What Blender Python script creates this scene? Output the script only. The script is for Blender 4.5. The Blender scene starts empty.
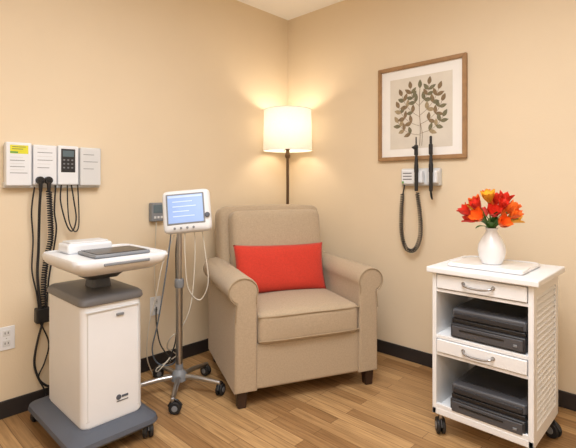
import bpy, bmesh, math, random
from mathutils import Vector, Matrix, Euler
random.seed(4)
scene = bpy.context.scene
COL = scene.collection

# ---------------------------------------------------------------- materials
def s2l(c):
    return tuple((x/255/12.92) if x/255 <= 0.04045 else ((x/255+0.055)/1.055)**2.4 for x in c)

def mat(name, rgb, rough=0.5, metal=0.0, var=0.04, nscale=8.0, bump=0.0, bscale=300.0, emit=0.0, coat=0.0, sheen=0.0):
    m = bpy.data.materials.new(name); m.use_nodes = True
    nt = m.node_tree; b = nt.nodes["Principled BSDF"]
    c = s2l(rgb)
    tc = nt.nodes.new("ShaderNodeTexCoord")
    n = nt.nodes.new("ShaderNodeTexNoise"); n.inputs["Scale"].default_value = nscale; n.inputs["Detail"].default_value = 3
    nt.links.new(tc.outputs["Object"], n.inputs["Vector"])
    r = nt.nodes.new("ShaderNodeValToRGB")
    r.color_ramp.elements[0].position = 0.3; r.color_ramp.elements[1].position = 0.7
    r.color_ramp.elements[0].color = (*[max(0, x*(1-var)) for x in c], 1)
    r.color_ramp.elements[1].color = (*[min(1, x*(1+var)) for x in c], 1)
    nt.links.new(n.outputs["Fac"], r.inputs["Fac"])
    nt.links.new(r.outputs["Color"], b.inputs["Base Color"])
    b.inputs["Roughness"].default_value = rough
    b.inputs["Metallic"].default_value = metal
    if coat: b.inputs["Coat Weight"].default_value = coat
    if sheen: b.inputs["Sheen Weight"].default_value = sheen
    if emit:
        nt.links.new(r.outputs["Color"], b.inputs["Emission Color"])
        b.inputs["Emission Strength"].default_value = emit
    if bump:
        n2 = nt.nodes.new("ShaderNodeTexNoise"); n2.inputs["Scale"].default_value = bscale; n2.inputs["Detail"].default_value = 2
        nt.links.new(tc.outputs["Object"], n2.inputs["Vector"])
        bp = nt.nodes.new("ShaderNodeBump"); bp.inputs["Strength"].default_value = bump; bp.inputs["Distance"].default_value = 0.002
        nt.links.new(n2.outputs["Fac"], bp.inputs["Height"])
        nt.links.new(bp.outputs["Normal"], b.inputs["Normal"])
    return m

M = {}
M['wall'] = mat("wall_paint", (229, 212, 185), 0.85, var=0.012, nscale=3, bump=0.3, bscale=120)
M['ceil'] = mat("ceiling_paint", (245, 243, 240), 0.9, var=0.01, nscale=2, bump=0.2, bscale=90)
M['base'] = mat("baseboard_vinyl", (42, 38, 38), 0.5, var=0.05)
M['fabric'] = mat("upholstery_taupe", (180, 161, 136), 0.9, var=0.07, nscale=120, bump=0.8, bscale=420, sheen=0.2)
M['piping'] = mat("upholstery_piping", (160, 141, 115), 0.9, var=0.03)
M['red'] = mat("pillow_red", (204, 56, 38), 0.85, var=0.08, nscale=110, bump=0.8, bscale=420, sheen=0.1)
M['darkwood'] = mat("dark_wood", (52, 34, 26), 0.4, var=0.15)
M['white'] = mat("white_plastic", (231, 234, 239), 0.4, var=0.012)
M['whitep'] = mat("white_paint", (236, 238, 241), 0.45, var=0.012)
M['offwhite'] = mat("offwhite_plastic", (216, 218, 220), 0.45, var=0.01)
M['grey'] = mat("grey_plastic", (128, 132, 138), 0.45, var=0.03)
M['dgrey'] = mat("dark_grey_plastic", (84, 90, 102), 0.5, var=0.03)
M['lidgrey'] = mat("lid_grey", (110, 111, 115), 0.45, var=0.03)
M['black'] = mat("black_plastic", (30, 30, 32), 0.4, var=0.05)
M['bdev'] = mat("black_device", (46, 47, 51), 0.3, var=0.05)
M['bdev2'] = mat("charcoal_device", (76, 77, 82), 0.4, var=0.05)
M['rubber'] = mat("black_rubber", (28, 28, 30), 0.6, var=0.05)
M['steel'] = mat("brushed_steel", (184, 185, 188), 0.3, 1.0, var=0.04, nscale=60)
M['bronze'] = mat("lamp_bronze", (98, 78, 58), 0.35, 0.8, var=0.05)
M['frame'] = mat("frame_wood", (162, 126, 88), 0.5, var=0.12, nscale=30)
M['matb'] = mat("picture_mat", (243, 242, 240), 0.9, var=0.01)
M['paper'] = mat("art_paper", (220, 214, 203), 0.9, var=0.04, nscale=12)
M['leafA'] = mat("art_leaf_brown", (134, 114, 88), 0.9, var=0.2, nscale=60)
M['leafB'] = mat("art_leaf_olive", (120, 116, 92), 0.9, var=0.2, nscale=60)
M['leafC'] = mat("art_leaf_tan", (166, 149, 118), 0.9, var=0.2, nscale=60)
M['cable_w'] = mat("white_cable", (214, 208, 196), 0.5, var=0.02)
M['cable_g'] = mat("grey_blue_cable", (96, 108, 122), 0.5, var=0.02)
M['yellow'] = mat("label_yellow", (222, 218, 50), 0.6, var=0.02)
M['green'] = mat("label_green", (96, 160, 84), 0.6, var=0.02)
M['ink'] = mat("label_ink", (96, 98, 102), 0.7, var=0.02)
M['screen'] = mat("monitor_screen", (136, 164, 214), 0.25, var=0.03, nscale=10, emit=0.4)
M['screen2'] = mat("monitor_screen_panel", (172, 192, 228), 0.25, var=0.02, emit=0.4)
M['scrtxt'] = mat("monitor_screen_text", (184, 202, 236), 0.3, var=0.02, emit=0.4)
M['lcd'] = mat("small_lcd", (92, 108, 116), 0.25, var=0.03, emit=0.1)
M['ceramic'] = mat("white_ceramic", (240, 241, 243), 0.25, var=0.01, coat=0.4)
M['stem'] = mat("flower_stem_green", (74, 112, 44), 0.6, var=0.15, nscale=30)
M['leafg'] = mat("flower_leaf_green", (66, 110, 42), 0.55, var=0.2, nscale=30)
M['pet_r'] = mat("petal_red", (220, 44, 22), 0.55, var=0.15, nscale=60)
M['pet_o'] = mat("petal_orange", (244, 106, 26), 0.55, var=0.15, nscale=60)
M['pet_y'] = mat("petal_amber", (250, 176, 44), 0.55, var=0.15, nscale=60)
M['diffuser'] = mat("light_diffuser", (250, 249, 246), 0.6, var=0.0, emit=2.0)
M['bulb'] = mat("bulb_glow", (255, 220, 165), 0.4, var=0.0, emit=3.0)

# lamp shade: translucent linen
ms = bpy.data.materials.new("linen_shade"); ms.use_nodes = True
nt = ms.node_tree; nt.nodes.clear()
out = nt.nodes.new("ShaderNodeOutputMaterial")
tr = nt.nodes.new("ShaderNodeBsdfTranslucent"); df = nt.nodes.new("ShaderNodeBsdfDiffuse")
mx = nt.nodes.new("ShaderNodeMixShader"); mx.inputs[0].default_value = 0.24
tc = nt.nodes.new("ShaderNodeTexCoord"); nz = nt.nodes.new("ShaderNodeTexNoise"); nz.inputs["Scale"].default_value = 90
cr = nt.nodes.new("ShaderNodeValToRGB")
cr.color_ramp.elements[0].color = (0.84, 0.81, 0.75, 1); cr.color_ramp.elements[1].color = (0.93, 0.91, 0.86, 1)
nt.links.new(tc.outputs["Object"], nz.inputs["Vector"]); nt.links.new(nz.outputs["Fac"], cr.inputs["Fac"])
nt.links.new(cr.outputs["Color"], tr.inputs["Color"]); nt.links.new(cr.outputs["Color"], df.inputs["Color"])
nt.links.new(df.outputs[0], mx.inputs[1]); nt.links.new(tr.outputs[0], mx.inputs[2])
nt.links.new(mx.outputs[0], out.inputs["Surface"])
M['shade'] = ms

# wood floor: narrow strips running along the right wall (x axis)
mf = bpy.data.materials.new("wood_strip_floor"); mf.use_nodes = True
nt = mf.node_tree; b = nt.nodes["Principled BSDF"]
tc = nt.nodes.new("ShaderNodeTexCoord")
br = nt.nodes.new("ShaderNodeTexBrick")
br.offset = 0.37; br.offset_frequency = 2
br.inputs["Scale"].default_value = 1.0
br.inputs["Brick Width"].default_value = 0.62
br.inputs["Row Height"].default_value = 0.066
br.inputs["Mortar Size"].default_value = 0.0014
br.inputs["Mortar Smooth"].default_value = 0.3
br.inputs["Color1"].default_value = (*s2l((198, 161, 114)), 1)
br.inputs["Color2"].default_value = (*s2l((152, 115, 75)), 1)
br.inputs["Mortar"].default_value = (*s2l((112, 80, 50)), 1)
nt.links.new(tc.outputs["Object"], br.inputs["Vector"])
mp = nt.nodes.new("ShaderNodeMapping"); mp.inputs["Scale"].default_value = (2.0, 40, 1)
nt.links.new(tc.outputs["Object"], mp.inputs["Vector"])
gn = nt.nodes.new("ShaderNodeTexNoise"); gn.inputs["Scale"].default_value = 2.0; gn.inputs["Detail"].default_value = 6; gn.inputs["Distortion"].default_value = 0.6
nt.links.new(mp.outputs[0], gn.inputs["Vector"])
gr = nt.nodes.new("ShaderNodeValToRGB")
gr.color_ramp.elements[0].position = 0.32; gr.color_ramp.elements[0].color = (0.66, 0.62, 0.58, 1)
gr.color_ramp.elements[1].position = 0.66; gr.color_ramp.elements[1].color = (1.06, 1.05, 1.04, 1)
nt.links.new(gn.outputs["Fac"], gr.inputs["Fac"])
mul = nt.nodes.new("ShaderNodeMix"); mul.data_type = 'RGBA'; mul.blend_type = 'MULTIPLY'; mul.inputs[0].default_value = 1.0
nt.links.new(br.outputs["Color"], mul.inputs[6]); nt.links.new(gr.outputs["Color"], mul.inputs[7])
nt.links.new(mul.outputs[2], b.inputs["Base Color"])
b.inputs["Roughness"].default_value = 0.40
M['floor'] = mf

# ---------------------------------------------------------------- helpers
def root(name, loc=(0, 0, 0), rotz=0.0, world=False):
    e = bpy.data.objects.new(name, None); COL.objects.link(e)
    e.location = loc; e.rotation_euler = (0, 0, rotz); e.empty_display_size = 0.1
    e["w"] = 1 if world else 0
    return e

def finish(name, parent, bm, m, smooth=True, sharp=38, wn=True, subsurf=0):
    if parent is not None and parent.get("w"):
        bmesh.ops.translate(bm, verts=bm.verts, vec=-Vector(parent.location))
    bmesh.ops.recalc_face_normals(bm, faces=bm.faces)
    me = bpy.data.meshes.new(name); bm.to_mesh(me); bm.free()
    if smooth:
        for p in me.polygons: p.use_smooth = True
        me.set_sharp_from_angle(angle=math.radians(sharp))
    o = bpy.data.objects.new(name, me); COL.objects.link(o)
    me.materials.append(M[m])
    if subsurf:
        s = o.modifiers.new("sub", 'SUBSURF'); s.levels = subsurf; s.render_levels = subsurf
    elif wn and smooth:
        w = o.modifiers.new("wn", 'WEIGHTED_NORMAL'); w.keep_sharp = True
    if parent is not None: o.parent = parent
    return o

def box(name, parent, c, size, m, bev=0.004, seg=3, rot=(0, 0, 0)):
    bm = bmesh.new(); bmesh.ops.create_cube(bm, size=1.0)
    bmesh.ops.scale(bm, vec=size, verts=bm.verts)
    if bev > 0:
        bev = min(bev, min(size)*0.49)
        bmesh.ops.bevel(bm, geom=bm.edges[:], offset=bev, segments=seg, affect='EDGES', profile=0.5)
    mtx = Matrix.Translation(c) @ Euler(rot).to_matrix().to_4x4()
    bmesh.ops.transform(bm, matrix=mtx, verts=bm.verts)
    return finish(name, parent, bm, m)

def bx(name, parent, x0, x1, y0, y1, z0, z1, m, bev=0.004, seg=3, **k):
    return box(name, parent, ((x0+x1)/2, (y0+y1)/2, (z0+z1)/2), (abs(x1-x0), abs(y1-y0), abs(z1-z0)), m, bev, seg, **k)

def cyl(name, parent, p0, p1, r0, r1, m, n=24, bev=0.0):
    p0 = Vector(p0); p1 = Vector(p1); d = p1-p0
    bm = bmesh.new()
    bmesh.ops.create_cone(bm, cap_ends=True, segments=n, radius1=r0, radius2=r1, depth=d.length)
    if bev:
        ed = [e for e in bm.edges if any(len(f.verts) > 4 for f in e.link_faces)]
        bmesh.ops.bevel(bm, geom=ed, offset=bev, segments=3, affect='EDGES', profile=0.5)
    q = Vector((0, 0, 1)).rotation_difference(d.normalized()).to_matrix().to_4x4()
    bmesh.ops.transform(bm, matrix=Matrix.Translation((p0+p1)/2) @ q, verts=bm.verts)
    return finish(name, parent, bm, m)

def lathe(name, parent, prof, loc, m, n=40, mtx=None, sharp=40):
    bm = bmesh.new(); rings = []
    for r, z in prof:
        rings.append([bm.verts.new((r*math.cos(2*math.pi*i/n), r*math.sin(2*math.pi*i/n), z)) for i in range(n)] if r > 1e-5 else [bm.verts.new((0, 0, z))])
    for a, b in zip(rings, rings[1:]):
        for i in range(n):
            j = (i+1) % n
            if len(a) == 1 and len(b) == 1: continue
            if len(a) == 1: bm.faces.new((a[0], b[i], b[j]))
            elif len(b) == 1: bm.faces.new((a[i], a[j], b[0]))
            else: bm.faces.new((a[i], a[j], b[j], b[i]))
    if mtx is not None: bmesh.ops.transform(bm, matrix=mtx, verts=bm.verts)
    bmesh.ops.translate(bm, verts=bm.verts, vec=loc)
    return finish(name, parent, bm, m, sharp=sharp)

def catmull(pts, k=8, closed=False):
    P = [Vector(p) for p in pts]; outp = []
    n = len(P)
    rng = range(n) if closed else range(n-1)
    for i in rng:
        if closed: p0, p1, p2, p3 = P[i-1], P[i], P[(i+1) % n], P[(i+2) % n]
        else: p0, p1, p2, p3 = P[max(i-1, 0)], P[i], P[i+1], P[min(i+2, n-1)]
        for j in range(k):
            t = j/k
            outp.append(0.5*((2*p1)+(-p0+p2)*t+(2*p0-5*p1+4*p2-p3)*t*t+(-p0+3*p1-3*p2+p3)*t**3))
    if not closed: outp.append(P[-1])
    return outp

def frames(P, closed=False):
    n = len(P); T = []
    for i in range(n):
        a = P[i-1] if (i > 0 or closed) else P[i]; b = P[(i+1) % n] if (i < n-1 or closed) else P[i]
        T.append((b-a).normalized())
    up = Vector((0, 0, 1)) if abs(T[0].z) < 0.9 else Vector((1, 0, 0))
    N = [(up-T[0]*up.dot(T[0])).normalized()]
    for i in range(1, n):
        v = N[-1]-T[i]*N[-1].dot(T[i])
        N.append(v.normalized() if v.length > 1e-8 else N[-1])
    return T, N

def tube(name, parent, pts, r, m, n=8, k=8, closed=False, raw=False, rads=None):
    P = [Vector(p) for p in pts] if raw else catmull(pts, k, closed)
    T, N = frames(P, closed); bm = bmesh.new(); rings = []
    for i, p in enumerate(P):
        B = T[i].cross(N[i])
        rr = r if rads is None else rads(i/(len(P)-1))
        rings.append([bm.verts.new(p+N[i]*rr*math.cos(2*math.pi*j/n)+B*rr*math.sin(2*math.pi*j/n)) for j in range(n)])
    L = len(rings)
    for i in range(L if closed else L-1):
        a = rings[i]; b = rings[(i+1) % L]
        for j in range(n): bm.faces.new((a[j], a[(j+1) % n], b[(j+1) % n], b[j]))
    if not closed:
        bm.faces.new(rings[0][::-1]); bm.faces.new(rings[-1])
    return finish(name, parent, bm, m, sharp=60, wn=False)

def coil(name, parent, pts, R, turns, r, m):
    P = catmull(pts, 40); T, N = frames(P)
    tot = turns*10; outp = []
    cum = [0]
    for a, b in zip(P, P[1:]): cum.append(cum[-1]+(b-a).length)
    Lt = cum[-1]; idx = 0
    for i in range(tot+1):
        d = Lt*i/tot
        while idx < len(P)-2 and cum[idx+1] < d: idx += 1
        f = (d-cum[idx])/max(1e-9, cum[idx+1]-cum[idx])
        p = P[idx].lerp(P[idx+1], f); n_ = N[idx]; b_ = T[idx].cross(n_)
        a = 2*math.pi*i/10
        outp.append(p+n_*R*math.cos(a)+b_*R*math.sin(a))
    return tube(name, parent, outp, r, m, n=6, raw=True)

def softbox(name, parent, c, half, r, m, rot=(0, 0, 0), puff=(0, 0, 0), n=14, fn=None):
    """dense rounded cushion block"""
    bm = bmesh.new(); hx, hy, hz = half; vmap = {}
    def V(a, b_, c_):
        key = (round(a, 5), round(b_, 5), round(c_, 5))
        if key not in vmap:
            p = Vector((a*hx, b_*hy, c_*hz))
            q = Vector((max(-hx+r, min(hx-r, p.x)), max(-hy+r, min(hy-r, p.y)), max(-hz+r, min(hz-r, p.z))))
            d = p-q
            if d.length > 1e-9: p = q+d.normalized()*r
            p.x += puff[0]*a*(1-b_*b_)*(1-c_*c_)
            p.y += puff[1]*b_*(1-a*a)*(1-c_*c_)
            p.z += puff[2]*c_*(1-a*a)*(1-b_*b_)
            if fn: p = fn(p, a, b_, c_)
            vmap[key] = bm.verts.new(p)
        return vmap[key]
    g = [math.sin((-1+2*i/n)*math.pi/2) * 0.35 + (-1+2*i/n)*0.65 for i in range(n+1)]
    for i in range(n):
        for j in range(n):
            a0, a1, b0, b1 = g[i], g[i+1], g[j], g[j+1]
            for s in (-1, 1):
                bm.faces.new((V(a0, b0, s), V(a1, b0, s), V(a1, b1, s), V(a0, b1, s)))
                bm.faces.new((V(a0, s, b0), V(a1, s, b0), V(a1, s, b1), V(a0, s, b1)))
                bm.faces.new((V(s, a0, b0), V(s, a1, b0), V(s, a1, b1), V(s, a0, b1)))
    mtx = Matrix.Translation(c) @ Euler(rot).to_matrix().to_4x4()
    bmesh.ops.transform(bm, matrix=mtx, verts=bm.verts)
    return finish(name, parent, bm, m, sharp=180, subsurf=1)

def extrude_profile(name, parent, prof, y0, y1, m, bev=0.0, seg=4):
    """prof = [(x,z)] polygon extruded along y"""
    bm = bmesh.new()
    f0 = [bm.verts.new((x, y0, z)) for x, z in prof]; f1 = [bm.verts.new((x, y1, z)) for x, z in prof]
    a = bm.faces.new(f0); b_ = bm.faces.new(f1[::-1]); n = len(prof)
    for i in range(n): bm.faces.new((f0[i], f1[i], f1[(i+1) % n], f0[(i+1) % n]))
    if bev:
        bmesh.ops.recalc_face_normals(bm, faces=bm.faces)
        bmesh.ops.bevel(bm, geom=list(a.edges)+list(b_.edges), offset=bev, segments=seg, affect='EDGES', profile=0.5)
    return finish(name, parent, bm, m)

def caster(parent, loc, tag, ang=0.0, r=0.036, w=0.024, top=0.09):
    x, y = loc[0], loc[1]
    d = Vector((math.cos(ang), math.sin(ang), 0)); s = Vector((-d.y, d.x, 0))
    c = Vector((x, y, r))+d*0.012
    for i, sg in enumerate((-1, 1)):
        cyl(f"wheel_{tag}_{i}", parent, c+s*sg*0.004, c+s*sg*(w/2+0.008), r, r, 'rubber', 28, 0.005)
        cyl(f"wheel_hub_{tag}_{i}", parent, c+s*sg*(w/2+0.007), c+s*sg*(w/2+0.010), r*0.5, r*0.45, 'grey', 20)
    cyl(f"caster_axle_{tag}", parent, c-s*0.018, c+s*0.018, 0.006, 0.006, 'steel', 12)
    tube(f"caster_hood_{tag}", parent, [c+Vector((0, 0, r*0.2))-d*(r+0.002), c+Vector((0, 0, r+0.004))-d*0.012, c+Vector((0, 0, r+0.004))+d*0.01, c+Vector((0, 0, r*0.3))+d*(r+0.002)], 0.007, 'black', 8, 6)
    cyl(f"caster_stem_{tag}", parent, (x, y, r*1.6), (x, y, top), 0.009, 0.009, 'steel', 16)

# ---------------------------------------------------------------- room
RX, RY, H = 3.9, -4.2, 2.6
T_ = 0.1
bx("floor", None, -T_, RX+T_, RY-T_, T_, -0.1, 0, 'floor', 0)
bx("ceiling", None, -T_, RX+T_, RY-T_, T_, H, H+0.1, 'ceil', 0)
bx("wall_left", None, -T_, 0, RY, 0, 0, H, 'wall', 0)
bx("wall_right", None, -T_, RX, 0, T_, 0, H, 'wall', 0)
bx("wall_front", None, RX, RX+T_, RY, T_, 0, H, 'wall', 0)
bx("wall_back", None, -T_, RX+T_, RY-T_, RY, 0, H, 'wall', 0)
def baseboard(name, x0, x1, y0, y1):
    bx(name, None, x0, x1, y0, y1, 0, 0.088, 'base', 0.004)
baseboard("baseboard_left", 0, 0.012, RY, 0)
baseboard("baseboard_right", 0.012, RX, -0.012, 0)
baseboard("baseboard_front", RX-0.012, RX, RY, -0.012)
baseboard("baseboard_back", 0.012, RX-0.012, RY, RY+0.012)

# ---------------------------------------------------------------- armchair
CHX, CHY, CHA, CHS = 0.632, -0.688, 65.0, 1.055
ch = root("armchair", (CHX, CHY, 0), math.radians(CHA)); ch.scale = (CHS, CHS, 1.0)
def arm_profile(sx):
    cx, cz, r = 0.368, 0.628, 0.08
    pts = [(0.295, 0.09), (0.295, 0.56)]
    for i in range(19):
        a = math.radians(205 - i*(205+62)/18)
        pts.append((cx+r*math.cos(a), cz+r*0.92*math.sin(a)))
    pts += [(0.408, 0.53), (0.412, 0.47), (0.414, 0.09)]
    return [(sx*x, z) for x, z in pts]
for sx, t in ((-1, "left"), (1, "right")):
    extrude_profile(f"arm_{t}", ch, arm_profile(sx), -0.385, 0.30, 'fabric', 0.014, 5)
    inner = arm_profile(sx)
    cx_ = sum(p[0] for p in inner)/len(inner)
    tube(f"arm_piping_{t}", ch, [(cx_+(x-cx_)*0.93, -0.386, 0.34+(z-0.34)*0.985) for x, z in inner[1:-1]], 0.0035, 'piping', 6, 3)
softbox("seat_base", ch, (0, -0.03, 0.215), (0.31, 0.345, 0.125), 0.012, 'fabric')
softbox("seat_cushion", ch, (0, -0.115, 0.415), (0.292, 0.28, 0.088), 0.032, 'fabric', puff=(0, 0.008, 0.018))
for zz in (0.352, 0.482):
    tube(f"cushion_piping_{int(zz*1000)}", ch, [(-0.278, 0.1, zz), (-0.283, -0.33, zz), (-0.262, -0.391, zz), (0, -0.398, zz), (0.262, -0.391, zz), (0.283, -0.33, zz), (0.278, 0.1, zz)], 0.004, 'piping', 6, 8)
def backfn(p, a, b_, c_):
    p.x *= 1-0.03*max(0, -c_); p.z += 0.012*(1-a*a)*max(0, c_)
    return p
softbox("backrest", ch, (0, 0.275, 0.60), (0.355, 0.085, 0.44), 0.05, 'fabric', rot=(math.radians(-8), 0, 0), puff=(0, 0.01, 0), fn=backfn)
softbox("back_cushion", ch, (0, 0.150, 0.745), (0.300, 0.07, 0.275), 0.045, 'fabric', rot=(math.radians(-9), 0, 0), puff=(0, 0.02, 0))
bx("rear_panel", ch, -0.38, 0.38, 0.27, 0.33, 0.09, 0.56, 'fabric', 0.02, 4)
for i, (x, y) in enumerate(((-0.37, -0.34), (0.37, -0.34), (-0.36, 0.28), (0.36, 0.28))):
    bm = bmesh.new(); bmesh.ops.create_cube(bm, size=1)
    for v in bm.verts:
        s = 0.056 if v.co.z > 0 else 0.042
        v.co = Vector((v.co.x*s+x, v.co.y*s+y, 0.1 if v.co.z > 0 else 0.0))
    bmesh.ops.bevel(bm, geom=bm.edges[:], offset=0.003, segments=2, affect='EDGES')
    finish(f"leg_{i+1}", ch, bm, 'darkwood')

# pillow
pl = root("lumbar_pillow", (0, 0, 0))
cA, sA = math.cos(math.radians(CHA)), math.sin(math.radians(CHA))
def chair2world(x, y, z): return (CHX+(x*cA-y*sA)*CHS, CHY+(x*sA+y*cA)*CHS, z)
pl.location = chair2world(-0.022, 0.012, 0.655)
pl.rotation_euler = Euler((math.radians(-14), math.radians(1.0), math.radians(CHA)))
bm = bmesh.new(); W, Hh, Tt = 0.304, 0.150, 0.062; nU, nV = 36, 22
def pv(i, j, s):
    a = -1+2*i/nU; b_ = -1+2*j/nV
    th = Tt*(max(0, (1-a**4))*max(0, (1-b_**4)))**0.55
    x = W*a*(1+0.02*(b_*b_)-0.03*(1-b_*b_)*abs(a))
    z = Hh*b_*(1 + 0.05*abs(a)**3-0.03*(1-a*a))
    wr = 0.003*math.sin(a*9+b_*4)*(1-a*a)*(1-b_*b_)
    return (x, s*th+wr, z)
for s in (-1, 1):
    g = [[bm.verts.new(pv(i, j, s)) for j in range(nV+1)] for i in range(nU+1)]
    for i in range(nU):
        for j in range(nV): bm.faces.new((g[i][j], g[i+1][j], g[i+1][j+1], g[i][j+1]))
bmesh.ops.remove_doubles(bm, verts=bm.verts, dist=0.0004)
finish("pillow_body", pl, bm, 'red', sharp=100, wn=False)

# ---------------------------------------------------------------- floor lamp
lp = root("floor_lamp", (0.220, -0.234, 0))
lathe("base", lp, [(0, 0), (0.105, 0), (0.11, 0.006), (0.108, 0.016), (0.09, 0.022), (0.03, 0.03), (0.014, 0.045), (0.0, 0.046)], (0, 0, 0), 'bronze')
cyl("pole", lp, (0, 0, 0.03), (0, 0, 1.46), 0.011, 0.011, 'bronze')
lathe("pole_collar", lp, [(0.0, 1.40), (0.016, 1.40), (0.022, 1.42), (0.016, 1.44), (0.013, 1.46), (0.02, 1.475), (0.03, 1.485), (0.02, 1.50), (0.02, 1.545), (0.0, 1.545)], (0, 0, 0), 'bronze')
lathe("bulb", lp, [(0, 1.545), (0.012, 1.547), (0.016, 1.565), (0.028, 1.59), (0.032, 1.615), (0.024, 1.64), (0, 1.65)], (0, 0, 0), 'bulb', 20)
lathe("shade", lp, [(0.185, 1.775), (0.192, 1.460)], (0, 0, 0), 'shade', 64)
for zz, rr in ((1.775, 0.185), (1.460, 0.192)):
    tube(f"shade_ring_{int(zz*100)}", lp, [(rr*math.cos(a*math.pi/12), rr*math.sin(a*math.pi/12), zz) for a in range(24)], 0.003, 'matb', 6, 2, closed=True)
for i in range(3):
    a = i*2*math.pi/3+0.4
    cyl(f"shade_spider_{i}", lp, (0, 0, 1.50), (0.19*math.cos(a), 0.19*math.sin(a), 1.47), 0.002, 0.002, 'bronze', 8)
L = bpy.data.lights.new("lamp_bulb_light", 'POINT'); L.energy = 7.0; L.color = (1.0, 0.84, 0.65); L.shadow_soft_size = 0.06
lo = bpy.data.objects.new("lamp_bulb_light", L); COL.objects.link(lo); lo.parent = lp; lo.location = (0, 0, 1.635)

# ---------------------------------------------------------------- framed botanical print
fr = root("framed_picture", (1.218, 0, 1.68), world=True)
X0, X1, Z0, Z1 = 0.908, 1.533, 1.357, 2.003; fw = 0.026
def frame_bar(nm, pts):   # mitred bar
    bm = bmesh.new()
    a = [bm.verts.new((x, -0.003, z)) for x, z in pts]; b_ = [bm.verts.new((x, -0.028, z)) for x, z in pts]
    bm.faces.new(a); bm.faces.new(b_[::-1])
    for i in range(4): bm.faces.new((a[i], b_[i], b_[(i+1) % 4], a[(i+1) % 4]))
    bmesh.ops.recalc_face_normals(bm, faces=bm.faces)
    bmesh.ops.bevel(bm, geom=bm.edges[:], offset=0.0025, segments=2, affect='EDGES')
    finish(nm, fr, bm, 'frame')
frame_bar("frame_top", [(X0, Z1), (X1, Z1), (X1-fw, Z1-fw), (X0+fw, Z1-fw)])
frame_bar("frame_bottom", [(X0, Z0), (X1, Z0), (X1-fw, Z0+fw), (X0+fw, Z0+fw)])
frame_bar("frame_side_a", [(X0, Z0), (X0+fw, Z0+fw), (X0+fw, Z1-fw), (X0, Z1)])
frame_bar("frame_side_b", [(X1, Z0), (X1-fw, Z0+fw), (X1-fw, Z1-fw), (X1, Z1)])
bx("mat_board", fr, X0+fw-0.002, X1-fw+0.002, -0.012, -0.004, Z0+fw-0.002, Z1-fw+0.002, 'matb', 0)
AX0, AX1, AZ0, AZ1 = 1.0, 1.442, 1.436, 1.915
bx("print_paper", fr, AX0, AX1, -0.0135, -0.011, AZ0, AZ1, 'paper', 0)
acx, acz = (AX0+AX1)/2, (AZ0+AZ1)/2
def art(p): return (acx+p[0], -0.0142, acz+p[1])
bm_l = {k: bmesh.new() for k in ('leafA', 'leafB', 'leafC')}
def leaf(px, pz, ang, ln, wd, k):
    bmx = bm_l[k]; d = (math.cos(ang), math.sin(ang)); nn = (-d[1], d[0]); N_ = 8; L1 = []; L2 = []
    yy = -0.0140-random.random()*0.0008
    for i in range(N_+1):
        t = i/N_; w = wd*math.sin(math.pi*t**0.85)**0.9 if 0 < t < 1 else 0
        cx, cz = px+d[0]*ln*t, pz+d[1]*ln*t
        L1.append(bmx.verts.new((acx+cx+nn[0]*w, yy, acz+cz+nn[1]*w)))
        L2.append(bmx.verts.new((acx+cx-nn[0]*w, yy, acz+cz-nn[1]*w)))
    for i in range(N_): bmx.faces.new((L1[i], L1[i+1], L2[i+1], L2[i]))
def stem(nm, pts, r=0.0013):
    tube(nm, fr, [art(p) for p in pts], r, 'leafA', 5, 6)
stem("art_trunk", [(0.0, -0.225), (0.004, -0.1), (-0.003, 0.03), (0.002, 0.16)], 0.002)
stem("art_trunk_b", [(0.014, -0.225), (0.018, -0.15), (0.006, -0.08)], 0.0016)
kk = ['leafA', 'leafB', 'leafC', 'leafA', 'leafB']
sprays = [
    [(0, -0.15), (0.065, -0.135), (0.125, -0.10), (0.158, -0.055)],
    [(0, -0.09), (0.06, -0.065), (0.12, -0.015), (0.152, 0.045)],
    [(0, -0.03), (0.05, 0.005), (0.10, 0.06), (0.130, 0.125)],
    [(0, 0.04), (0.030, 0.07), (0.055, 0.11), (0.065, 0.165)],
]
for bi, base in enumerate(sprays):
    for sgn in (-1, 1):
        pts = [(sgn*x, z+(0.006 if sgn > 0 else -0.004)) for x, z in base]
        stem(f"art_branch_{bi}_{sgn+1}", pts)
        P = catmull([(p[0], 0, p[1]) for p in pts], 8)
        for q, fi in enumerate((0.36, 0.60, 0.82)):
            i = int(fi*(len(P)-1)); p = P[i]; tg = (P[min(i+1, len(P)-1)]-P[i-1]); an = math.atan2(tg.z, tg.x)
            for s2 in (-1, 1):
                leaf(p.x, p.z, an+s2*0.85+random.uniform(-.12, .12), random.uniform(0.048, 0.060), random.uniform(0.0125, 0.015), random.choice(kk))
        p = P[-1]; tg = P[-1]-P[-3]; leaf(p.x, p.z, math.atan2(tg.z, tg.x), 0.054, 0.0145, random.choice(kk))
leaf(0.002, 0.155, math.pi/2, 0.06, 0.0145, 'leafB')
for k, b_ in bm_l.items(): finish("art_leaves_"+k[-1], fr, b_, k, smooth=False)

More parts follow.
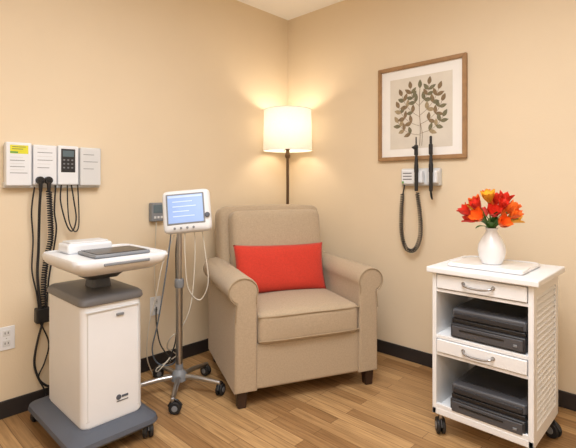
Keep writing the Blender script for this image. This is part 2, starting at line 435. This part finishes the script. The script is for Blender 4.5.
# ---------------------------------------------------------------- wall diagnostic set (otoscope / ophthalmoscope)
ot = root("wall_otoscope_set", (1.235, 0, 1.25), world=True)
bx("wall_transformer", ot, 1.098, 1.372, -0.045, -0.001, 1.185, 1.30, 'offwhite', 0.012, 4)
bx("front_fascia", ot, 1.108, 1.20, -0.056, -0.04, 1.195, 1.29, 'white', 0.008, 3)
for i in range(3):
    bx(f"fascia_slot_{i}", ot, 1.122, 1.185, -0.0575, -0.055, 1.265-i*0.02, 1.271-i*0.02, 'ink', 0)
bx("power_switch", ot, 1.115, 1.128, -0.060, -0.055, 1.20, 1.215, 'green', 0.002)
for i, X in enumerate((1.24, 1.34)):
    bx(f"cradle_{i}", ot, X-0.032, X+0.032, -0.085, -0.04, 1.20, 1.285, 'white', 0.012, 4)
    lathe(f"handle_{i}", ot, [(0, 1.15), (0.010, 1.15), (0.012, 1.158), (0.012, 1.33), (0.010, 1.36), (0.008, 1.385), (0.0, 1.386)], (X, -0.098, 0), 'black', 20)
    lathe(f"handle_grip_{i}", ot, [(0.0125, 1.27), (0.0138, 1.275), (0.0138, 1.32), (0.0125, 1.325)], (X, -0.098, 0), 'rubber', 20)
    box(f"instrument_head_{i}", ot, (X, -0.10, 1.415), (0.019, 0.030, 0.07), 'black', 0.007)
    if i == 0:
        lathe("speculum", ot, [(0, 0), (0.005, 0), (0.012, 0.03), (0.014, 0.035), (0, 0.035)], (0, 0, 0), 'black', 16, mtx=Matrix.Translation((X, -0.15, 1.43)) @ Matrix.Rotation(math.radians(-90), 4, 'X'))
        cyl("otoscope_stem", ot, (X, -0.10, 1.44), (X, -0.10, 1.50), 0.005, 0.004, 'black', 12)
    else:
        box("ophthalmoscope_window", ot, (X, -0.10, 1.465), (0.013, 0.020, 0.07), 'black', 0.006)
tube("coiled_cord_stub", ot, [(1.125, -0.04, 1.19), (1.122, -0.05, 1.15), (1.118, -0.055, 1.12)], 0.005, 'rubber')
coil("coiled_cord_a", ot, [(1.118, -0.055, 1.13), (1.106, -0.05, 1.00), (1.106, -0.045, 0.86), (1.140, -0.045, 0.765), (1.205, -0.055, 0.765), (1.250, -0.065, 0.86), (1.256, -0.08, 1.0), (1.242, -0.09, 1.14)], 0.0115, 56, 0.0036, 'rubber')
tube("plain_cord", ot, [(1.34, -0.098, 1.155), (1.342, -0.09, 1.12), (1.33, -0.06, 1.10), (1.315, -0.05, 1.13), (1.31, -0.04, 1.188)], 0.0045, 'rubber')

# ---------------------------------------------------------------- white supply cart (right)
sc = root("storage_cart", (1.87, -0.52, 0), world=True)
CX0, CX1, CY0, CY1, CZ0, CZ1 = 1.650, 2.088, -0.728, -0.325, 0.105, 0.775
bx("top_board", sc, 1.630, 2.112, -0.752, -0.30, 0.775, 0.803, 'whitep', 0.006)
bx("side_panel", sc, CX0, CX0+0.02, CY0, CY1, CZ0, CZ1, 'whitep', 0.003)
bx("back_panel", sc, CX0, CX1, CY1-0.012, CY1, CZ0, CZ1, 'whitep', 0.002)
bx("stile_front", sc, CX1-0.022, CX1, CY0, CY0+0.045, CZ0, CZ1, 'whitep', 0.003)
bx("stile_rear", sc, CX1-0.022, CX1, CY1-0.045, CY1, CZ0, CZ1, 'whitep', 0.003)
bx("rail_top", sc, CX1-0.022, CX1, CY0+0.04, CY1-0.04, CZ1-0.05, CZ1, 'whitep', 0.002)
bx("rail_bottom", sc, CX1-0.022, CX1, CY0+0.04, CY1-0.04, CZ0, CZ0+0.06, 'whitep', 0.002)
bx("side_liner", sc, CX1-0.024, CX1-0.018, CY0+0.04, CY1-0.04, CZ0+0.05, CZ1-0.04, 'whitep', 0)
nsl = 22
for i in range(nsl):
    z = CZ0+0.068+i*(CZ1-CZ0-0.125)/(nsl-1)
    box(f"louvre_{i:02d}", sc, (CX1-0.009, (CY0+CY1)/2, z), (0.006, CY1-CY0-0.085, 0.022), 'whitep', 0.001, 1, rot=(0, math.radians(-35), 0))
bx("bottom_panel", sc, CX0, CX1, CY0, CY1, CZ0, CZ0+0.03, 'whitep', 0.003)
bx("front_plinth", sc, CX0+0.018, CX1-0.02, CY0+0.001, CY0+0.018, CZ0+0.002, CZ0+0.05, 'whitep', 0.002)
bx("shelf_mid", sc, CX0+0.015, CX1-0.02, CY0+0.004, CY1-0.01, 0.465, 0.482, 'whitep', 0.002)
bx("drawer_top", sc, CX0+0.023, CX1-0.025, CY0-0.004, CY0+0.36, 0.703, 0.768, 'whitep', 0.004)
bx("drawer_lower", sc, CX0+0.023, CX1-0.025, CY0-0.004, CY0+0.36, 0.402, 0.462, 'whitep', 0.004)
bx("shelf_lower_trim", sc, CX0+0.015, CX1-0.02, CY0+0.004, CY1-0.01, 0.385, 0.399, 'whitep', 0.002)
bx("shelf_upper_trim", sc, CX0+0.015, CX1-0.02, CY0+0.004, CY1-0.01, 0.685, 0.699, 'whitep', 0.002)
for i, z in enumerate((0.738, 0.433)):
    tube(f"drawer_handle_{i}", sc, [(1.800, CY0-0.002, z+0.004), (1.806, CY0-0.020, z), (1.83, CY0-0.026, z-0.006), (1.865, CY0-0.027, z-0.008), (1.90, CY0-0.026, z-0.006), (1.924, CY0-0.020, z), (1.930, CY0-0.002, z+0.004)], 0.005, 'steel', 10, 6)
    for j, X in enumerate((1.800, 1.930)):
        cyl(f"handle_mount_{i}_{j}", sc, (X, CY0-0.003, z+0.004), (X, CY0-0.007, z+0.004), 0.009, 0.008, 'steel', 16)
for i, (x, y, a) in enumerate(((1.680, -0.70, 2.2), (2.058, -0.70, 0.2), (1.680, -0.355, 1.2), (2.060, -0.355, -0.4))):
    caster(sc, (x, y), str(i), a, 0.037, 0.024, 0.108)

def recorder(name, loc, rz, w=0.30, d=0.30):
    r_ = root(name, loc, rz)
    box("lower_body", r_, (0, 0, 0.034), (w, d, 0.066), 'bdev', 0.008)
    box("front_fascia", r_, (0, -d/2-0.002, 0.034), (w*0.94, 0.008, 0.046), 'bdev2', 0.003)
    box("paper_slot", r_, (-0.02, -d/2-0.006, 0.042), (w*0.6, 0.004, 0.008), 'black', 0.001)
    box("button", r_, (w*0.38, -d/2-0.007, 0.030), (0.016, 0.005, 0.01), 'grey', 0.002)
    box("mid_step", r_, (0, 0.006, 0.076), (w*0.98, d*0.97, 0.02), 'black', 0.004)
    box("upper_body", r_, (0.0, 0.01, 0.108), (w, d*0.97, 0.048), 'bdev2', 0.012, 4)
    box("upper_fascia", r_, (0, -d/2+0.012, 0.104), (w*0.92, 0.01, 0.022), 'bdev', 0.003)
    box("lid_inset", r_, (0, 0.02, 0.1325), (w*0.82, d*0.72, 0.003), 'bdev', 0.001)
    return r_
recorder("label_printer", (1.895, -0.570, 0.4825), 0, 0.32)
recorder("label_printer.001", (1.895, -0.575, 0.1360), 0, 0.32)

# serving tray on cart
tr_ = root("white_tray", (1.865, -0.54, 0.8035), 0)
softbox("tray_plate", tr_, (0, 0, 0.008), (0.168, 0.142, 0.008), 0.007, 'ceramic')
tube("tray_rim", tr_, [(-0.155, -0.13, 0.016), (0, -0.132, 0.016), (0.155, -0.13, 0.016), (0.158, 0, 0.016), (0.155, 0.13, 0.016), (0, 0.132, 0.016), (-0.155, 0.13, 0.016), (-0.158, 0, 0.016)], 0.004, 'ceramic', 8, 8, closed=True)

# vase with flowers
vs = root("flower_vase", (1.865, -0.56, 0.8198))
lathe("vase_body", vs, [(0, 0), (0.040, 0), (0.045, 0.004), (0.057, 0.035), (0.062, 0.062), (0.058, 0.09), (0.044, 0.12), (0.030, 0.142), (0.025, 0.155), (0.028, 0.165), (0.030, 0.168), (0.026, 0.166), (0.022, 0.155), (0.026, 0.14), (0.0, 0.12)], (0, 0, 0), 'ceramic', 48, sharp=70)
def blossom(idx, c, d, size, m, openness):
    """tulip/lily-like flower: 6 cupped petals round axis d"""
    bm = bmesh.new(); rows, cols = 8, 4
    for k in range(6):
        a0 = k*math.pi/3+idx; rad = openness*(1.0 if k % 2 else 0.80)
        for i in range(rows+1):
            t = i/rows
            w = size*0.31*max(0.03, math.sin(math.pi*min(1, t*0.90+0.08)))**0.75
            rr = size*(0.10+0.34*math.sin(t*1.9)*rad*0.95+0.24*rad*t**3)
            z = size*(t*1.05-0.16*rad*t**3)
            row = []
            for j in range(cols+1):
                u = -1+2*j/cols
                x = rr-abs(u)**2*size*0.09; y = w*u
                row.append(bm.verts.new((x*math.cos(a0)-y*math.sin(a0), x*math.sin(a0)+y*math.cos(a0), z+0.03*size*math.sin(u*3+k))))
            if i:
                for j in range(cols): bm.faces.new((prev[j], prev[j+1], row[j+1], row[j]))
            prev = row
    q = Vector((0, 0, 1)).rotation_difference(Vector(d).normalized()).to_matrix().to_4x4()
    bmesh.ops.transform(bm, matrix=Matrix.Translation(c) @ q, verts=bm.verts)
    finish(f"blossom_{idx:02d}", vs, bm, m, sharp=180, wn=False)
golden = math.pi*(3-math.sqrt(5))
for i in range(19):
    f = (i+0.5)/19; th = math.acos(1-f*1.12)*0.93; ph = i*golden
    d = Vector((math.sin(th)*math.cos(ph), math.sin(th)*math.sin(ph), math.cos(th)))
    R = 0.088*random.uniform(0.82, 1.20)
    c = Vector((0, 0, 0.188))+Vector((d.x*R, d.y*R, d.z*R*1.15))
    mm = ['pet_r', 'pet_o', 'pet_y', 'pet_r', 'pet_o', 'pet_r', 'pet_o'][i % 7]
    blossom(i, c, d+Vector((0, 0, 0.45)), random.uniform(0.054, 0.066), mm, random.uniform(0.55, 1.05))
    tube(f"flower_stem_{i:02d}", vs, [(d.x*0.01, d.y*0.01, 0.13), (d.x*0.02, d.y*0.02, 0.175), tuple(c.lerp(Vector((0, 0, 0.2)), 0.35)), tuple(c)], 0.0022, 'stem', 6, 5)
for i in range(16):
    a = i*golden+0.7; el = random.uniform(-0.1, 0.8)
    d = Vector((math.cos(a)*math.cos(el), math.sin(a)*math.cos(el), math.sin(el)))
    sd = d.cross(Vector((0, 0, 1))).normalized(); bm = bmesh.new(); prev = None
    Ln = random.uniform(0.08, 0.115)
    for r_ in range(8):
        t = r_/7; w = 0.013*math.sin(math.pi*(t*0.93+0.05))
        p = Vector((0, 0, 0.168))+d*(0.01+Ln*t)+Vector((0, 0, 0.02*math.sin(t*2.4)))
        row = [bm.verts.new(p-sd*w), bm.verts.new(p+Vector((0, 0, -0.004))), bm.verts.new(p+sd*w)]
        if prev:
            for j in range(2): bm.faces.new((prev[j], prev[j+1], row[j+1], row[j]))
        prev = row
    finish(f"flower_leaf_{i:02d}", vs, bm, 'leafg', sharp=180, wn=False)

# ---------------------------------------------------------------- medical device cart (left)
mc = root("medical_cart", (0.45, -1.81, 0), world=True)
def rrect(x0, x1, y0, y1, r, n=6):
    pts = []
    for cx, cy, a0 in ((x1-r, y1-r, 0), (x0+r, y1-r, 90), (x0+r, y0+r, 180), (x1-r, y0+r, 270)):
        for i in range(n+1):
            a = math.radians(a0+90*i/n); pts.append((cx+r*math.cos(a), cy+r*math.sin(a)))
    return pts
def loft(name, parent, layers, m, sharp=45):
    bm = bmesh.new(); rings = [[bm.verts.new((x, y, z)) for x, y in poly] for poly, z in layers]
    n = len(rings[0])
    for a, b_ in zip(rings, rings[1:]):
        for i in range(n): bm.faces.new((a[i], a[(i+1) % n], b_[(i+1) % n], b_[i]))
    bm.faces.new(rings[0][::-1]); bm.faces.new(rings[-1])
    return finish(name, parent, bm, m, sharp=sharp)
loft("wheel_base", mc, [(rrect(.13, .715, -2.03, -1.635, .05), .062), (rrect(.12, .725, -2.04, -1.625, .055), .075), (rrect(.125, .72, -2.035, -1.63, .055), .095), (rrect(.16, .68, -2.0, -1.655, .05), .112), (rrect(.20, .655, -1.975, -1.665, .05), .118)], 'dgrey')
for i, (x, y, a) in enumerate(((.17, -2.0, 2.4), (.675, -2.0, 0.5), (.17, -1.675, 1.5), (.675, -1.672, -0.4))):
    caster(mc, (x, y), str(i), a, 0.034, 0.03, 0.075)
YB = -0.015
def RR(x0, x1, y0, y1, r): return rrect(x0, x1, y0+YB, y1+YB, r)
loft("cabinet_body", mc, [(RR(.212, .638, -1.942, -1.668, .035), .115), (RR(.205, .645, -1.948, -1.662, .035), .13), (RR(.205, .640, -1.948, -1.662, .035), .60), (RR(.205, .635, -1.948, -1.662, .035), .655)], 'white')
loft("cabinet_lid", mc, [(RR(.200, .645, -1.953, -1.657, .038), .655), (RR(.196, .650, -1.957, -1.653, .04), .662), (RR(.198, .648, -1.955, -1.655, .04), .680), (RR(.212, .634, -1.941, -1.669, .035), .693), (RR(.30, .56, -1.88, -1.73, .03), .700)], 'lidgrey')
for nm, y0, y1, z0, z1 in (("door_seam_top", -1.93, -1.68, .625, .628), ("door_seam_bottom", -1.93, -1.68, .150, .153), ("door_seam_a", -1.925, -1.922, .152, .626), ("door_seam_b", -1.688, -1.685, .152, .626)):
    bx(nm, mc, .636, .6445, y0+YB, y1+YB, z0, z1, 'offwhite', 0)
bx("door_latch", mc, .640, .648, -1.81, -1.775, .59, .602, 'grey', 0.002)
cyl("mark_badge", mc, (.642, -1.80, .215), (.6465, -1.80, .215), .012, .012, 'dgrey', 20)
bx("mark_bar", mc, .642, .6465, -1.785, -1.755, .210, .220, 'dgrey', 0)
bx("mark_bar_b", mc, .642, .6465, -1.81, -1.755, .195, .199, 'ink', 0)
loft("neck_lower", mc, [(rrect(.39, .50, -1.86, -1.76, .02), .69), (rrect(.40, .49, -1.85, -1.77, .02), .755)], 'dgrey')
loft("neck_upper", mc, [(rrect(.37, .52, -1.88, -1.74, .02), .745), (rrect(.35, .58, -1.91, -1.71, .03), .79), (rrect(.35, .60, -1.93, -1.70, .03), .815)], 'lidgrey')
loft("work_surface", mc, [(rrect(.37, .70, -1.98, -1.65, .04), .800), (rrect(.325, .745, -2.018, -1.612, .05), .825), (rrect(.312, .760, -2.03, -1.60, .055), .842), (rrect(.308, .764, -2.034, -1.592, .057), .862), (rrect(.314, .758, -2.028, -1.598, .055), .874), (rrect(.330, .742, -2.012, -1.614, .05), .876), (rrect(.336, .736, -2.006, -1.620, .05), .869)], 'white')
bx("front_handle_slot", mc, .755, .768, -1.92, -1.71, .845, .858, 'grey', 0.004)
box("document_box", mc, (.42, -1.86, .892), (.13, .21, .046), 'white', 0.012, 4)
box("document_box_lid", mc, (.42, -1.86, .918), (.10, .18, .012), 'offwhite', 0.005, 3)
box("tablet_body", mc, (.60, -1.80, .878), (.20, .26, .016), 'grey', 0.007, 3)
box("tablet_glass", mc, (.60, -1.80, .887), (.175, .235, .003), 'bdev', 0.001)

# ---------------------------------------------------------------- vital-signs monitor on rolling stand
mx_, my_ = 0.40, -1.325
vm = root("vital_signs_monitor_stand", (mx_, my_, 0), 0)
lathe("hub", vm, [(0, .062), (.03, .062), (.045, .07), (.045, .10), (.035, .115), (.022, .13), (.022, .16), (0, .16)], (0, 0, 0), 'grey', 28)
leg_angles = [math.radians(a) for a in (32, 104, 176, 248, 320)]
for i, a in enumerate(leg_angles):
    d = Vector((math.cos(a), math.sin(a), 0)); e = d*0.245
    tube(f"star_leg_{i}", vm, [(d.x*.03, d.y*.03, .09), (d.x*.12, d.y*.12, .088), (e.x*.85, e.y*.85, .078), (e.x, e.y, .074)], .013, 'steel', 10, 5, rads=lambda t: .016-.005*t)
    caster(vm, (e.x, e.y), str(i), a+1.5, .032, .022, .076)
cyl("pole_lower", vm, (0, 0, .13), (0, 0, .62), .019, .019, 'steel', 24)
lathe("height_clamp", vm, [(0, .60), (.024, .60), (.027, .61), (.027, .64), (.022, .65), (0, .65)], (0, 0, 0), 'grey', 24)
cyl("pole_upper", vm, (0, 0, .64), (0, 0, .96), .0145, .0145, 'steel', 24)
box("mount_block", vm, (0, 0, .945), (.05, .05, .05), 'grey', 0.01)
th = math.radians(50)
mh = bpy.data.objects.new("monitor_head", None); COL.objects.link(mh); mh.parent = vm; mh["w"] = 0
mh.location = (0.028, 0.035, 1.038); mh.rotation_euler = Euler((math.radians(-13), math.radians(-5), th), 'XYZ')
softbox("monitor_shell", mh, (0, 0, 0), (.136, .034, .124), .03, 'white', puff=(0, .006, 0))
box("monitor_bezel", mh, (-.004, -.036, .010), (.214, .008, .178), 'grey', 0.006)
box("monitor_screen", mh, (-.004, -.0405, .010), (.196, .003, .160), 'screen', 0.001)
box("screen_header", mh, (-.004, -.0425, .081), (.190, .001, .012), 'screen2', 0)
for i in range(4):
    w_ = (.11, .13, .09, .12)[i]
    box(f"screen_text_{i}", mh, (-.075+w_/2, -.0425, .052-i*.028), (w_, .001, .005), 'scrtxt', 0)
for i in range(4):
    cyl(f"monitor_button_{i}", mh, (-.07+i*.035, -.036, -.099), (-.07+i*.035, -.041, -.099), .007, .006, 'grey', 16)
cyl("monitor_knob", mh, (.116, -.034, -.035), (.116, -.050, -.035), .015, .013, 'dgrey', 24, 0.002)
tube("rear_handle", mh, [(-.08, .03, .09), (-.07, .045, .115), (.07, .045, .115), (.08, .03, .09)], .007, 'white', 10, 6)
lathe("tilt_knuckle", vm, [(0, .95), (.02, .95), (.024, .965), (.018, .985), (0, .99)], (0.0, 0.0, 0), 'grey', 20)
tube("sensor_cable", vm, [(.07, .10, 0.98), (.085, .12, .80), (.10, .13, .62), (.06, .10, .52), (.03, .04, .60), (.028, .02, .80), (.03, .02, .95)], .0035, 'cable_w', 8, 10)
tube("sensor_cable_b", vm, [(.05, .07, 0.95), (.04, .08, .75), (.03, .06, .50), (-.02, .03, .36), (-.06, -.02, .30), (-.13, .0, .22), (-.16, .06, .17), (-.20, .10, .12), (-.17, -.04, .10), (-.06, -.10, .13), (-.03, -.04, .20)], .0035, 'cable_w', 8, 10)
tube("sensor_cable_c", vm, [(-.02, -.04, .93), (-.03, -.05, .80), (-.035, -.08, .60), (-.05, -.11, .40), (-.09, -.12, .25), (-.11, -.07, .15), (-.07, .0, .14), (-.04, .02, .22), (-.03, .02, .40), (-.025, .015, .58)], .004, 'cable_g', 8, 10)
tube("sensor_cable_d", vm, [(-.02, -.02, .90), (-.06, -.07, .74), (-.08, -.10, .56), (-.11, -.13, .38), (-.15, -.12, .20), (-.20, -.06, .07), (-.27, .0, .008), (-.20, .10, .006), (-.10, .14, .006), (-.04, .10, .03), (-.02, .04, .10)], .0035, 'cable_w', 8, 10)
tube("power_cord", vm, [(-.01, .0, .93), (-.035, .0, .80), (-.03, .0, .55), (-.035, .0, .30), (-.06, -.03, .17), (-.14, .03, .14), (-.26, .03, .20), (-.36, .06, .30), (-.385, .073, .40)], .004, 'rubber', 8, 10)

# ---------------------------------------------------------------- wall units left
wu = root("wall_diagnostic_panel", (0.0, -1.86, 1.3), world=True)
bx("mounting_rail", wu, 0.001, .035, -2.11, -1.625, 1.175, 1.205, 'offwhite', 0.004)
bx("mounting_back", wu, 0.001, .02, -2.105, -1.63, 1.20, 1.40, 'offwhite', 0.004)
ys = [(-2.108, -1.990, 1.185, 1.408), (-1.984, -1.868, 1.19, 1.402), (-1.862, -1.752, 1.19, 1.406), (-1.746, -1.630, 1.186, 1.402)]
for i, (y0, y1, z0, z1) in enumerate(ys):
    bx(f"unit_{i+1}_housing", wu, 0.015, .062 if i != 2 else .055, y0, y1, z0, z1, 'white' if i != 3 else 'offwhite', 0.008, 3)
bx("unit_1_label_yellow", wu, .060, .0632, -2.09, -2.008, 1.350, 1.393, 'yellow', 0)
bx("unit_1_label_green", wu, .060, .0634, -2.09, -2.055, 1.352, 1.361, 'green', 0)
for i in range(2):
    bx(f"unit_1_label_line_{i}", wu, .0625, .0638, -2.082, -2.02-i*.012, 1.383-i*.011, 1.386-i*.011, 'ink', 0)
for u, y0, y1 in ((1, -2.09, -2.01), (2, -1.965, -1.89), (4, -1.73, -1.65)):
    for i in range(6):
        zz = 1.330-i*.016 if u == 1 else 1.380-i*.02
        bx(f"unit_{u}_line_{i}", wu, .0615, .0632, y0, y1-random.uniform(0, .03), zz, zz+.003, 'grey' if i % 2 else 'offwhite', 0)
bx("unit_3_keypad", wu, .053, .0575, -1.846, -1.772, 1.260, 1.388, 'bdev', 0.003)
bx("unit_3_lcd", wu, .057, .0585, -1.838, -1.780, 1.345, 1.379, 'lcd', 0.001)
for r_ in range(3):
    for c_ in range(3):
        bx(f"unit_3_key_{r_}{c_}", wu, .0565, .0590, -1.836+c_*.021, -1.826+c_*.021, 1.323-r_*.021, 1.331-r_*.021, 'grey', 0.001, 1)
for i, y in enumerate((-1.965, -1.925)):
    lathe(f"plug_{i}", wu, [(0, 0), (.018, 0), (.02, .006), (.02, .03), (.013, .045), (0, .045)], (.088, y+.01, 1.215), 'black', 20, mtx=Matrix.Rotation(math.radians(-90), 4, 'Y'))
    cyl(f"plug_neck_{i}", wu, (.082, y+.01, 1.215), (.080, y+.01, 1.155), .012, .008, 'black', 16)

cb = root("black_cable_bundle", (0.03, -1.93, 0.6), world=True)
tube("cable_1", cb, [(.080, -1.955, 1.16), (.06, -1.955, 1.05), (.03, -1.95, .85), (.03, -1.955, .70), (.035, -1.94, .52)], .007, 'rubber', 8, 8)
coil("cable_2_coiled", cb, [(.080, -1.915, 1.16), (.07, -1.905, 1.02), (.06, -1.90, .90), (.045, -1.915, .80), (.035, -1.925, .68), (.035, -1.925, .52)], .011, 50, .0042, 'rubber')
bx("power_adapter", cb, .002, .050, -1.965, -1.895, .455, .535, 'black', 0.008)
tube("cable_3", cb, [(.035, -1.93, .46), (.03, -1.955, .36), (.03, -1.97, .25), (.035, -1.95, .16), (.04, -1.92, .12), (.05, -1.90, .11)], .006, 'rubber', 8, 8)
tube("cable_4", cb, [(.035, -1.945, .46), (.03, -1.90, .34), (.03, -1.92, .24), (.03, -1.95, .17), (.04, -1.93, .11), (.06, -1.90, .03), (.07, -1.85, .006)], .004, 'rubber', 8, 8)
tube("cable_5", cb, [(.045, -1.84, 1.20), (.045, -1.845, 1.10), (.05, -1.815, .97), (.05, -1.785, .935), (.05, -1.765, 1.00), (.045, -1.775, 1.10), (.045, -1.79, 1.20)], .004, 'rubber', 8, 8)
tube("cable_6", cb, [(.045, -1.81, 1.20), (.05, -1.81, 1.08), (.05, -1.80, .98), (.05, -1.77, .93), (.05, -1.75, .98), (.045, -1.755, 1.20)], .0035, 'rubber', 8, 8)
tube("cable_7", cb, [(.05, -1.975, 1.18), (.035, -1.985, 1.05), (.025, -1.975, .90), (.025, -1.98, .74), (.03, -1.96, .62), (.035, -1.95, .53)], .004, 'rubber', 8, 8)
tube("cable_8", cb, [(.045, -1.87, 1.19), (.04, -1.875, 1.05), (.04, -1.865, .95), (.035, -1.88, .82), (.03, -1.90, .68), (.03, -1.91, .53)], .0045, 'rubber', 8, 8)

# small wall device + outlets
wd = root("wall_thermometer_unit", (0, -1.25, 1.01), world=True)
bx("housing", wd, .001, .045, -1.300, -1.205, .955, 1.075, 'grey', 0.008)
bx("display", wd, .044, .0475, -1.288, -1.218, 1.01, 1.062, 'lcd', 0.002)
for i in range(3): bx(f"button_{i}", wd, .044, .048, -1.285+i*.023, -1.269+i*.023, .975, .990, 'offwhite', 0.002)
tube("cord", wd, [(.03, -1.26, .957), (.03, -1.265, .85), (.035, -1.275, .70), (.03, -1.27, .55), (.03, -1.265, .45)], .0035, 'cable_w', 8, 8)

def outlet(name, y, z):
    o = root(name, (0, y, z), world=True)
    bx("cover_plate", o, .001, .007, y-.038, y+.038, z-.06, z+.06, 'white', 0.003)
    for i, s in enumerate((-1, 1)):
        bx(f"socket_{i}", o, .006, .0095, y-.017, y+.017, z+s*.026-.015, z+s*.026+.015, 'offwhite', 0.003)
        for j, t in enumerate((-1, 1)):
            bx(f"slot_{i}_{j}", o, .009, .0102, y+t*.007-.0015, y+t*.007+.0015, z+s*.026-.004, z+s*.026+.007, 'black', 0)
    cyl("screw", o, (.006, y, z), (.0085, y, z), .003, .003, 'steel', 10)
outlet("wall_outlet", -2.092, .405)
outlet("wall_outlet.001", -1.252, .405)

# ---------------------------------------------------------------- ceiling lights
def panel(name, x, y, sx, sy, power, color=(.97, .98, 1.0)):
    r_ = root(name, (x, y, H))
    box("panel_frame", r_, (0, 0, -.012), (sx+.04, sy+.04, .022), 'whitep', 0.003)
    box("panel_diffuser", r_, (0, 0, -.025), (sx, sy, .004), 'diffuser', 0)
    l = bpy.data.lights.new(name+"_light", 'AREA'); l.shape = 'RECTANGLE'; l.size = sx; l.size_y = sy; l.energy = power; l.color = color
    o = bpy.data.objects.new(name+"_light", l); COL.objects.link(o); o.parent = r_; o.location = (0, 0, -.03)
panel("ceiling_light_panel", 2.0, -1.9, 1.2, 1.2, 49)
panel("ceiling_light_panel.001", 2.9, -3.5, 1.2, 0.6, 30)

w = bpy.data.worlds.new("room_world"); scene.world = w; w.use_nodes = True
w.node_tree.nodes["Background"].inputs[0].default_value = (1, .95, .88, 1)
w.node_tree.nodes["Background"].inputs[1].default_value = 0.3

# ---------------------------------------------------------------- camera
cd = bpy.data.cameras.new("camera"); co = bpy.data.objects.new("camera", cd); COL.objects.link(co)
co.location = (2.605, -2.724, 1.19); co.rotation_euler = (math.radians(90), 0, math.radians(43.72))
cd.sensor_width = 36; cd.lens = 440/576*36; cd.shift_y = -39/576
cd.clip_start = 0.05
scene.camera = co
scene.view_settings.view_transform = 'Standard'
scene.view_settings.look = 'None'
